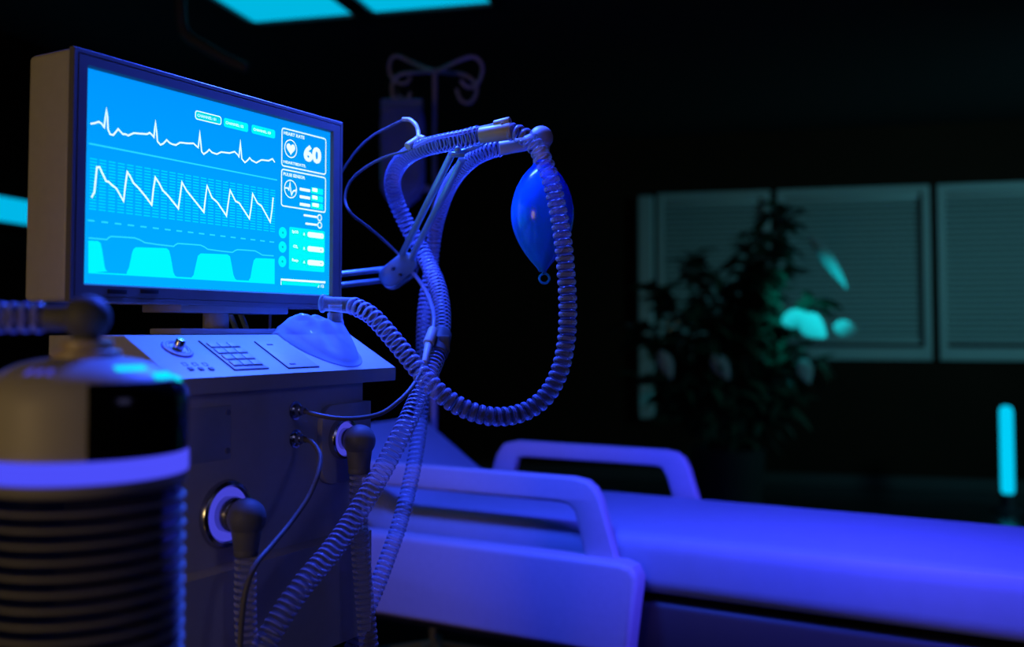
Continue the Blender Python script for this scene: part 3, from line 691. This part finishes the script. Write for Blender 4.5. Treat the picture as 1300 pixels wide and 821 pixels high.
for k in range(15):
    z = -.158-k*.0136
    mb = MB(); mb.lathe(cc+Vector((0, 0, zc)), [(RC-.0045, z+.0016), (RC-.001, z+.0012), (RC-.0005, z), (RC-.001, z-.0012), (RC-.0045, z-.0016)], 96); obj('bellows_ring', mb, 'grey', can)
mb = MB(); mb.lathe(cc+Vector((0, 0, zc)), [(0, -.355), (RC, -.355), (RC+.004, -.36), (RC+.004, -.385), (.03, -.395), (.022, -.41), (.022, -1.19), (.03, -1.2), (.03, -1.205), (0, -1.205)], 64); obj('pedestal', mb, 'grey', can)
mb = MB(); mb.lathe(cc, [(0, 0), (.19, 0), (.2, .012), (.19, .03), (.04, .05), (0, .05)], 48); obj('foot', mb, 'dark', can)
T0 = cc+Vector((0, 0, zc))
mb = MB(); mb.lathe(T0, [(0, -.0275), (.031, -.0275), (.031, -.0195), (.028, -.0180), (.0235, -.0180), (.0235, -.0095), (.021, -.0085), (.015, -.008), (0, -.008)], 48); obj('valve_block', mb, 'beige', can)
mb = MB(); mb.lathe(T0, [(.013, -.009), (.013, .0), (.016, .004)], 32); mb.ball(T0+Vector((0, 0, .0125)), .0218, 40); mb.cyl(T0+Vector((0, 0, .0125)), T0+Vector((-.040, .0, .0125)), .0135, .0120); obj('ball_elbow', mb, 'rubber', can)
# highlights painted on the dome as emission: cyan bars on the right, small violet dots on the left
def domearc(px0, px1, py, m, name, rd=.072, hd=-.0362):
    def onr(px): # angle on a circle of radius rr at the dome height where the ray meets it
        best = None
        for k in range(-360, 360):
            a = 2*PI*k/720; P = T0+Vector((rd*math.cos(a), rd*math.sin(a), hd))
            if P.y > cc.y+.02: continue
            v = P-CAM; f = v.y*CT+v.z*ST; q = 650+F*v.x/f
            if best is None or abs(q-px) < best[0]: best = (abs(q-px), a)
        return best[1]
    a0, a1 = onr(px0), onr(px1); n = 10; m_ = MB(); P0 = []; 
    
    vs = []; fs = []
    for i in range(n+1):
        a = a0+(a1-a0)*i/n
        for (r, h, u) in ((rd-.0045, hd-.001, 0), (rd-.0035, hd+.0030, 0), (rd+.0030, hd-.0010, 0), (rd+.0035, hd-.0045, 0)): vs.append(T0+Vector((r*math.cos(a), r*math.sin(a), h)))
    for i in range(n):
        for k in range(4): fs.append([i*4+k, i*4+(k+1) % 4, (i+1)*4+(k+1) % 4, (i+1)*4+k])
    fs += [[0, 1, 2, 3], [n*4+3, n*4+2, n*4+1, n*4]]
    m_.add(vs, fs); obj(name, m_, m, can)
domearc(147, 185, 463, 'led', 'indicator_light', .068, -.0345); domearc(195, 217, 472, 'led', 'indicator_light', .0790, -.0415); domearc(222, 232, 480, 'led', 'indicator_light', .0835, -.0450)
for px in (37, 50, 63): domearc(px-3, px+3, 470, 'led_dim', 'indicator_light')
# hose leaving the ball elbow to the left
mb = MB(); s = T0+Vector((-.040, 0, .0125)); hose(mb, [s, s+Vector((-.05, .0, 0)), s+Vector((-.11, .01, -.002)), s+Vector((-.2, .03, -.012)), s+Vector((-.3, .06, -.04))], .0150, .0118, .0050, 20)
tag(obj('corrugated_hose', mb, ['hose_clear', 'hose_gap']), 'short clear corrugated hose running left from the ball elbow out of frame', 'hose')

# =================================================================== HOSES, CONNECTORS
def tagged_hose(P, r, pitch, depth, m, label, name='corrugated_hose', seg=22, lo=2, hi=6):
    mb = MB(); hose(mb, P, r, pitch, depth, seg, 8, lo, hi); o = obj(name, mb, [m, 'hose_gap']); return tag(o, label, 'hose')
A_ = W((446, 387, 1.655), (470, 399, 1.63), (492, 422, 1.61), (515, 450, 1.59), (540, 480, 1.57), (565, 504, 1.56), (595, 521, 1.56), (630, 529, 1.57), (665, 523, 1.59), (692, 504, 1.60), (709, 475, 1.61), (718, 440, 1.62), (721, 400, 1.62), (719, 350, 1.62), (714, 300, 1.62), (705, 250, 1.62), (694, 213, 1.62), (681, 187, 1.63), (664, 172, 1.64), (648, 167, 1.65))
tagged_hose(A_, .0155, .0130, .0042, 'hose_clear', 'clear corrugated hose looping from the mask under and up to the support arm', lo=2, hi=6)
B_ = W((610, 171, 1.67), (590, 176, 1.69), (565, 181, 1.72), (540, 187, 1.77), (520, 196, 1.83), (505, 211, 1.90), (498, 230, 1.95), (501, 250, 1.98), (509, 270, 1.99), (520, 292, 1.99), (533, 315, 1.98), (546, 340, 1.95), (556, 365, 1.90), (561, 395, 1.85), (560, 425, 1.80), (553, 455, 1.75), (541, 482, 1.70), (528, 512, 1.66), (510, 550, 1.61), (488, 592, 1.58), (465, 632, 1.54), (440, 672, 1.50), (415, 706, 1.46), (392, 733, 1.43), (365, 770, 1.40), (335, 820, 1.37), (310, 880, 1.36))
tagged_hose(B_, .0168, .0102, .0026, 'hose_dark', 'corrugated hose dropping from the support arm past the ventilator to the lower left', lo=3, hi=5)
C_ = W((636, 188, 1.73), (622, 191, 1.745), (603, 200, 1.78), (584, 217, 1.84), (570, 238, 1.91), (560, 263, 1.98), (553, 290, 2.03), (549, 320, 2.05), (546, 348, 2.05), (541, 378, 2.04), (538, 410, 2.02), (537, 450, 1.99), (537, 490, 1.96), (534, 530, 1.93), (528, 575, 1.89), (519, 620, 1.85), (507, 665, 1.81), (493, 705, 1.78), (478, 745, 1.75), (455, 800, 1.72), (430, 880, 1.70))
tagged_hose(C_, .0150, .0098, .0026, 'hose_milk', 'milky corrugated hose hanging behind the other, ending under the bed rail side')
for (e, lab, tw) in ((e1, 'clear corrugated hose hanging from the large lower left port elbow', .008), (e2, 'clear corrugated hose hanging from the right-hand port elbow below the deck', .01)):
    P = [e+Vector((0, 0, -.001)), e+Vector((0, 0, -.08)), e+Vector((tw, 0, -.2)), e+Vector((tw*2.5, -.01, -.34)), e+Vector((tw*3, -.02, -.5))]
    tagged_hose(P, .0155, .0098, .0026, 'hose_clear', lab)

# =================================================================== SUPPORT ARM
arm = thing('support_arm', V(.40, .092, zT), UA, 'jointed double-rod metal arm rising behind the monitor and holding the hoses', 'support arm')
def rods(P, Q, sep, r, name='rod'):
    P, Q = Vector(P), Vector(Q); d = (Q-P).normalized(); view = (P-CAM).normalized(); s = d.cross(view).normalized()*sep/2
    for sg in (-1, 1):
        mb = MB(); mb.cyl(P+s*sg, Q+s*sg, r, seg=16); obj(name, mb, 'rod', arm)
pA0 = V(.40, .093, zT+.008); pA1 = V(.475, .205, .072); J = at(506, 344, 1.98); K = at(583, 192, 1.70)
mb = MB(); mb.lathe(V(.40, .092, zT), [(0, .0003), (.015, .0003), (.015, .006), (.012, .009), (0, .009)], 32); obj('base', mb, 'grey', arm)
rods(pA0, pA1, .017, .0048); mb = MB(); mb.ball(pA1, .02, 28); obj('joint', mb, 'rod', arm)
rods(pA1, at(492, 348, 1.975), .021, .0058); rods(at(514, 330, 1.97), at(580, 199, 1.71), .0195, .0064)
mb = MB()
def capsule(P, Q, r, depth, m):
    """flat stadium-shaped joint housing seen from the front, thickness depth"""
    P, Q = Vector(P), Vector(Q); d = (Q-P).normalized(); vw = ((P-CAM).normalized()); s = d.cross(vw).normalized(); nn = d.cross(s).normalized(); pts = []
    for i in range(13): t = -PI/2+PI*i/12; pts.append(Q+d*r*math.cos(t)+s*r*math.sin(t))
    for i in range(13): t = PI/2+PI*i/12; pts.append(P+d*r*math.cos(t)+s*r*math.sin(t))
    n = len(pts); cen = (P+Q)/2
    lv = [(0.86, -.5), (.97, -.42), (1, -.3), (1, .3), (.97, .42), (.86, .5)]
    vs = [cen+(p-cen)*k+nn*h*depth for (k, h) in lv for p in pts]; fs = [list(range(n)), [5*n+i for i in range(n)][::-1]]
    for l in range(5):
        for i in range(n): fs.append([l*n+i, l*n+(i+1) % n, (l+1)*n+(i+1) % n, (l+1)*n+i])
    m.add(vs, fs)
capsule(at(495, 350, 1.965), at(515, 334, 1.965), .0215, .018, mb); jt = obj('joint', mb, 'rod', arm)
mb = MB(); capsule(at(498, 354, 1.985), at(518, 340, 1.985), .0215, .014, mb); obj('joint_plate', mb, 'chrome', jt)
for (px, py) in ((499, 341), (508, 349)):
    c = at(px, py, 1.954); mb = MB(); mb.lathe(c, [(.0045, -.003), (.0045, .002), (.0036, .0035), (0, .0038)], 20, ax=(CAM-c)); obj('screw', mb, 'chrome', jt)
# head of the arm: yoke and the clips that hold the hoses
mb = MB(); mb.ball(at(581, 190, 1.685), .0062, 20); mb.cyl(at(573, 196, 1.70), at(590, 196, 1.70), .005, seg=16); obj('yoke', mb, 'rod', arm)
mb = MB(); mb.tube(spline(W((583, 194, 1.70), (600, 188, 1.70), (615, 180, 1.685), (632, 168, 1.665)), .01), .0045, 10); obj('hose_bracket', mb, 'rod', arm)

# connectors between the hoses (they clip onto the arm)
cn = thing('hose_connector', at(629, 182, 1.66), 0, 'beige two-part connector joining the hose loop at the top of the arm', 'connector')
mb = MB(); mb.cyl(at(651, 166, 1.648), at(610, 172, 1.668), .0148, .0138, 40, .0015); obj('sleeve', mb, 'beige', cn)
mb = MB(); mb.cyl(at(648, 154, 1.65), at(628, 158.5, 1.66), .0080, .0075, 28, .001); obj('side_port', mb, 'beige', cn)
mb = MB(); mb.box(-.006, .006, -.006, .006, -.012, .010, .002, T=Matrix.Translation(at(640, 163, 1.65))); obj('clip', mb, 'beige', cn)
mb = MB(); mb.tube(spline(W((628, 158.5, 1.66), (608, 163, 1.665), (585, 168.5, 1.672), (563, 173, 1.684), (545, 178, 1.70), (524, 188, 1.72)), .006), .0032, 12)
tag(obj('pressure_tube', mb, 'hose_milk'), 'thin violet pressure tube lying along the top of the upper hose', 'tube')
cn2 = thing('hose_connector', at(652, 190, 1.73), 0, 'lower beige and grey connector leading to the blue reservoir bag', 'connector')
mb = MB(); mb.cyl(at(634, 188.5, 1.732), at(672, 182, 1.735), .0125, .0120, 36, .0015); obj('sleeve', mb, 'beige', cn2)
ec = at(687, 175, 1.735)
mb = MB(); mb.ball(ec, .0212, 36); mb.cyl(at(668, 182, 1.735), ec, .0128, .0150); mb.cyl(ec, ec-Vector((0, 0, .045)), .0155, .0140, 32); obj('elbow', mb, 'bedrail', cn2)

# =================================================================== RESERVOIR BAG
bt = ec-Vector((0, 0, .040)); bb = at(691, 346, 1.735); bt2 = Vector((bt.x+.002, bt.y, bt.z)); Lh = bt2.z-bb.z
rb = thing('reservoir_bag', bb, 0, 'glossy blue teardrop reservoir bag hanging behind the hose loop', 'breathing bag')
prof = [(.0150, 0), (.0158, .03), (.020, .06), (.034, .14), (.046, .25), (.0525, .36), (.0550, .46), (.0535, .57), (.047, .68), (.036, .79), (.022, .89), (.010, .96), (.005, 1.0), (.0, 1.003)]
# smooth the profile
ps = spline([Vector((r, h, 0)) for r, h in prof], .02)
mb = MB(); mb.lathe(Vector((bt2.x, bt2.y, bt2.z)), [(max(p.x, 0), -p.y*Lh) for p in ps], 56)
obj('bag', mb, 'latex', rb, ang=70)
mb = MB(); mb.ring(bb+Vector((0, 0, -.010)), (0, 1, 0), .0085, .0022); mb.cyl(bb+Vector((0, 0, .006)), bb+Vector((0, 0, -.002)), .005, .003, 16); obj('hanging_ring', mb, 'latex', rb)

# =================================================================== Y CLIP ON THE HOSE
yc = thing('hose_clip', at(553, 462, 1.75), 0, 'grey clip cuffing the dropping hose, with a thin blue side tube entering it', 'clip')
mb = MB(); mb.cyl(at(560, 424, 1.80), at(555, 450, 1.758), .0195, .0190, 36, .0015); mb.box(-.010, .010, -.008, .008, -.016, .016, .004, T=Matrix.Translation(at(564, 437, 1.765))); obj('cuff', mb, 'rubber', yc)
mb = MB(); mb.cyl(at(550, 418, 1.765), at(544, 436, 1.74), .0085, .0098, 24); mb.cyl(at(544, 436, 1.74), at(539, 460, 1.70), .0065, .0050, 20); obj('side_port', mb, 'white', yc)
mb = MB(); mb.tube(spline(W((524, 346, 1.965), (532, 356, 1.93), (541, 370, 1.88), (548, 387, 1.83), (551, 404, 1.79), (549.5, 419, 1.765)), .005), .0038, 12)
tag(obj('sampling_tube', mb, 'hose_milk'), 'thin bright blue tube curving from the arm joint down into the grey clip', 'tube')

# =================================================================== THIN CABLES
def cable(P, r, m, lab, name='cable', cat='cable'):
    mb = MB(); mb.tube(spline(P, .006), r, 10); return tag(obj(name, mb, m), lab, cat)
cable(W((420, 240, 1.95), (436, 215, 1.93), (452, 192, 1.91), (472, 173, 1.89), (494, 161, 1.87), (512, 152, 1.85)), .0022, 'cable', 'thin upper cable curving from behind the monitor to the beige hose fitting')
cable(W((533, 186, 1.775), (515, 192, 1.80), (490, 199, 1.83), (465, 212, 1.86), (445, 230, 1.88), (438, 252, 1.88), (445, 270, 1.87), (462, 284, 1.90), (484, 302, 1.94), (505, 322, 1.965), (509, 328, 1.965)), .0025, 'cable', 'thin grey cable looping right of the monitor down to the arm joint')
ft = thing('tube_fitting', at(520, 185, 1.79), 0, 'curved beige tube fitting on the hose in front of the drip bag', 'fitting')
mb = MB(); mb.tube(spline(W((511, 151.5, 1.85), (520, 152, 1.845), (528, 159, 1.83), (531, 168, 1.82), (531, 177, 1.80)), .004), .0038, 14); obj('bent_tube', mb, 'beige', ft)
mb = MB(); mb.cyl(at(531, 176, 1.80), at(517, 186, 1.78), .0062, .0070, 24); mb.cyl(at(531, 175, 1.80), at(539, 177, 1.79), .0068, .0062, 24); obj('body', mb, 'beige', ft)
s1_ = V(.300, BF-.018, -.1226); s2_ = V(.301, BF-.018, -.166)
cable([s1_]+W((400, 526, 1.515), (430, 531, 1.52), (460, 530, 1.55), (485, 524, 1.58), (505, 510, 1.60), (520, 495, 1.62), (531, 478, 1.655), (538, 461, 1.698)), .0036, 'cable', 'grey cable running from the upper socket to the hose clip')
cable([s2_]+W((396, 561, 1.52), (406, 577, 1.505), (404, 600, 1.48), (392, 630, 1.46), (370, 662, 1.43), (345, 692, 1.39), (325, 716, 1.355), (312, 750, 1.34), (306, 800, 1.335), (304, 860, 1.33)), .0038, 'cable', 'dark cable curling from the lower socket down to the lower left')
cable([V(.435, .06, .040), V(.436, .061, .018), V(.437, .062, -.004)], .0028, 'cable', 'short thin cable under the monitor, plugged into the console top')

# =================================================================== MASK
mk = thing('breathing_mask', V(.41, -.07, zS+.03), UA, 'translucent soft face mask lying on the control panel below the monitor', 'mask')
def surf(a, b):
    if b > bS: return zT
    return zS+(b-bF)/(bS-bF)*(zT-zS)
nk = Vector((.432, -.088, .020)); NPH, NR = 72, 22
def rim(ph):
    ca_, sa_ = math.cos(ph), math.sin(ph)
    # egg footprint, narrow nose end to the left rear
    a = .410+ca_*(.068 if ca_ > 0 else .064); b = -.068+sa_*(.066 if sa_ > 0 else .072)
    w = max(0, math.cos(ph-math.radians(165)))**2
    a -= .008*w
    lift = .002+.004*w
    return Vector((a, b, surf(a, b)+lift))
vs = []; fs = []
for i in range(NR+1):
    r = i/NR
    for k in range(NPH):
        ph = 2*PI*k/NPH; R = rim(ph); d = Vector((math.cos(ph), math.sin(ph), 0)); n0 = nk+d*.0125
        p = n0.lerp(R, r); w = max(0, math.cos(ph-math.radians(165)))**2; k1_ = .52*(1-w)+.12*w; e1_ = .75*(1-w)+.33*w
        prof_ = (1-r)**1.15*k1_+(1-k1_)*max(0, math.cos(r*PI/2))**e1_
        p.z = R.z+(nk.z-.006-R.z)*prof_
        p.z += .013*w*math.sin(PI*r)**.55
        q = noise.noise(Vector((p.x*45, p.y*45, 3)))*(.0045+.009*w)*math.sin(r*PI)+.0018*math.sin(ph*9+2*math.sin(r*5))*math.sin(r*PI)**2*(1 if d.x < .3 else .3)
        p.z += q; vs.append(p)
for k in range(NPH):  # rolled cuff
    ph = 2*PI*k/NPH
for (off, dz) in ((.0035, -.0015), (.0045, -.0045), (.001, -.0055), (-.010, -.004)):
    for k in range(NPH):
        ph = 2*PI*k/NPH; R = rim(ph); d = Vector((math.cos(ph), math.sin(ph), 0)); p = R+d*off; p.z = max(R.z+dz, surf(p.x, p.y)+.0006); vs.append(p)
NT = NR+1+4
for i in range(NT-1):
    for k in range(NPH): fs.append([i*NPH+k, i*NPH+(k+1) % NPH, (i+1)*NPH+(k+1) % NPH, (i+1)*NPH+k])
mb = MB(MV); mb.add(vs, fs); obj('mask_shell', mb, 'mask', mk, ang=180)
mb = MB(); mb.lathe(V(*nk), [(.0150, -.010), (.0140, -.002), (.0128, .0), (.0128, .010), (.0118, .010), (.0118, -.004)], 36); obj('neck_ring', mb, 'acrylic', mk)
el = MB(); ez = V(nk.x, nk.y, nk.z+.026)
el.lathe(V(nk.x, nk.y, nk.z+.004), [(.0108, 0), (.0108, .018), (.0125, .020)], 32)
obj('swivel', el, 'acrylic', mk)
e_l = at(409, 385, 1.662); e_r = at(449, 388, 1.652); dd_ = (e_r-e_l).normalized(); LL = (e_r-e_l).length
el = MB(); el.lathe(e_l, [(0, -.003), (.0135, -.002), (.0155, 0), (.0155, .003), (.0125, .004), (.0120, .016), (.0128, LL*.6), (.0135, LL)], 36, ax=dd_); obj('elbow', el, 'acrylic', mk)

# =================================================================== LIGHTS
def area(name, loc, target, size, col, W_, sy=None, spread=None):
    l = bpy.data.lights.new(name, 'AREA'); l.color = col; l.energy = W_; l.size = size
    if sy: l.shape = 'RECTANGLE'; l.size_y = sy
    if spread: l.spread = spread
    o = bpy.data.objects.new(name, l); COL.objects.link(o); o.location = loc
    o.rotation_euler = (Vector(target)-Vector(loc)).to_track_quat('-Z', 'Y').to_euler(); return o
area('blue_ceiling_lamp', (-.245, 1.885, 2.08), (-.27, 1.68, 1.0), .26, (.030, .085, 1.0), 46)
area('blue_bed_lamp', (1.3, 1.3, 1.95), (.78, 2.45, .78), .3, (.055, .045, 1.0), 10, spread=math.radians(66))
area('warm_lamp', (-2.1, -1.3, 1.4), (-.5, 1.3, 1.2), .7, (1.0, .66, .27), 10)
area('cool_fill_lamp', (2.2, -.3, 2.0), (-.1, 1.6, 1.2), .7, (.40, .40, 1.0), 2.6)
pt = MR @ Vector((4.2, -3.6, 2.6))
area('cyan_room_lamp', pt, MR @ Vector((.3, 0, 1.4)), .5, (.19, .85, 1.0), 15, spread=math.radians(80))  # added light out of view, brightens the blinds
sp_l = bpy.data.lights.new('cyan_spot', 'SPOT'); sp_l.color = (0, .85, 1); sp_l.energy = 600; sp_l.spot_size = math.radians(13); sp_l.spot_blend = .5; sp_l.shadow_soft_size = .05  # added spot with no lamp behind it, brightens the pale leaves
so = bpy.data.objects.new('cyan_spot', sp_l); COL.objects.link(so); so.location = (2.4, 3.9, 2.6); tgt = at(1030, 385, 6.25)
so.rotation_euler = (tgt-Vector(so.location)).to_track_quat('-Z', 'Y').to_euler()

w = bpy.data.worlds.new('World'); SC.world = w; w.use_nodes = True
w.node_tree.nodes['Background'].inputs[0].default_value = (.25, .25, .5, 1); w.node_tree.nodes['Background'].inputs[1].default_value = .01

# =================================================================== CAMERA
cd = bpy.data.cameras.new('camera'); co = bpy.data.objects.new('camera', cd); COL.objects.link(co); SC.camera = co
co.location = CAM; co.rotation_euler = (PI/2+TH, 0, 0)
cd.sensor_width = 36; cd.lens = 36*F/1300; cd.shift_y = -(410.5-365)/1300; cd.clip_start = .02
cd.dof.use_dof = True; cd.dof.focus_distance = 1.60; cd.dof.aperture_fstop = 1.9

SC.view_settings.view_transform = 'Standard'; SC.view_settings.look = 'None'; SC.view_settings.exposure = 0; SC.view_settings.gamma = 1
SC.view_settings.use_curve_mapping = False
SC.cycles.use_denoising = True; SC.cycles.max_bounces = 8; SC.cycles.transparent_max_bounces = 24; SC.cycles.sample_clamp_indirect = 3; SC.cycles.sample_clamp_direct = 0
SC.cycles.use_adaptive_sampling = False
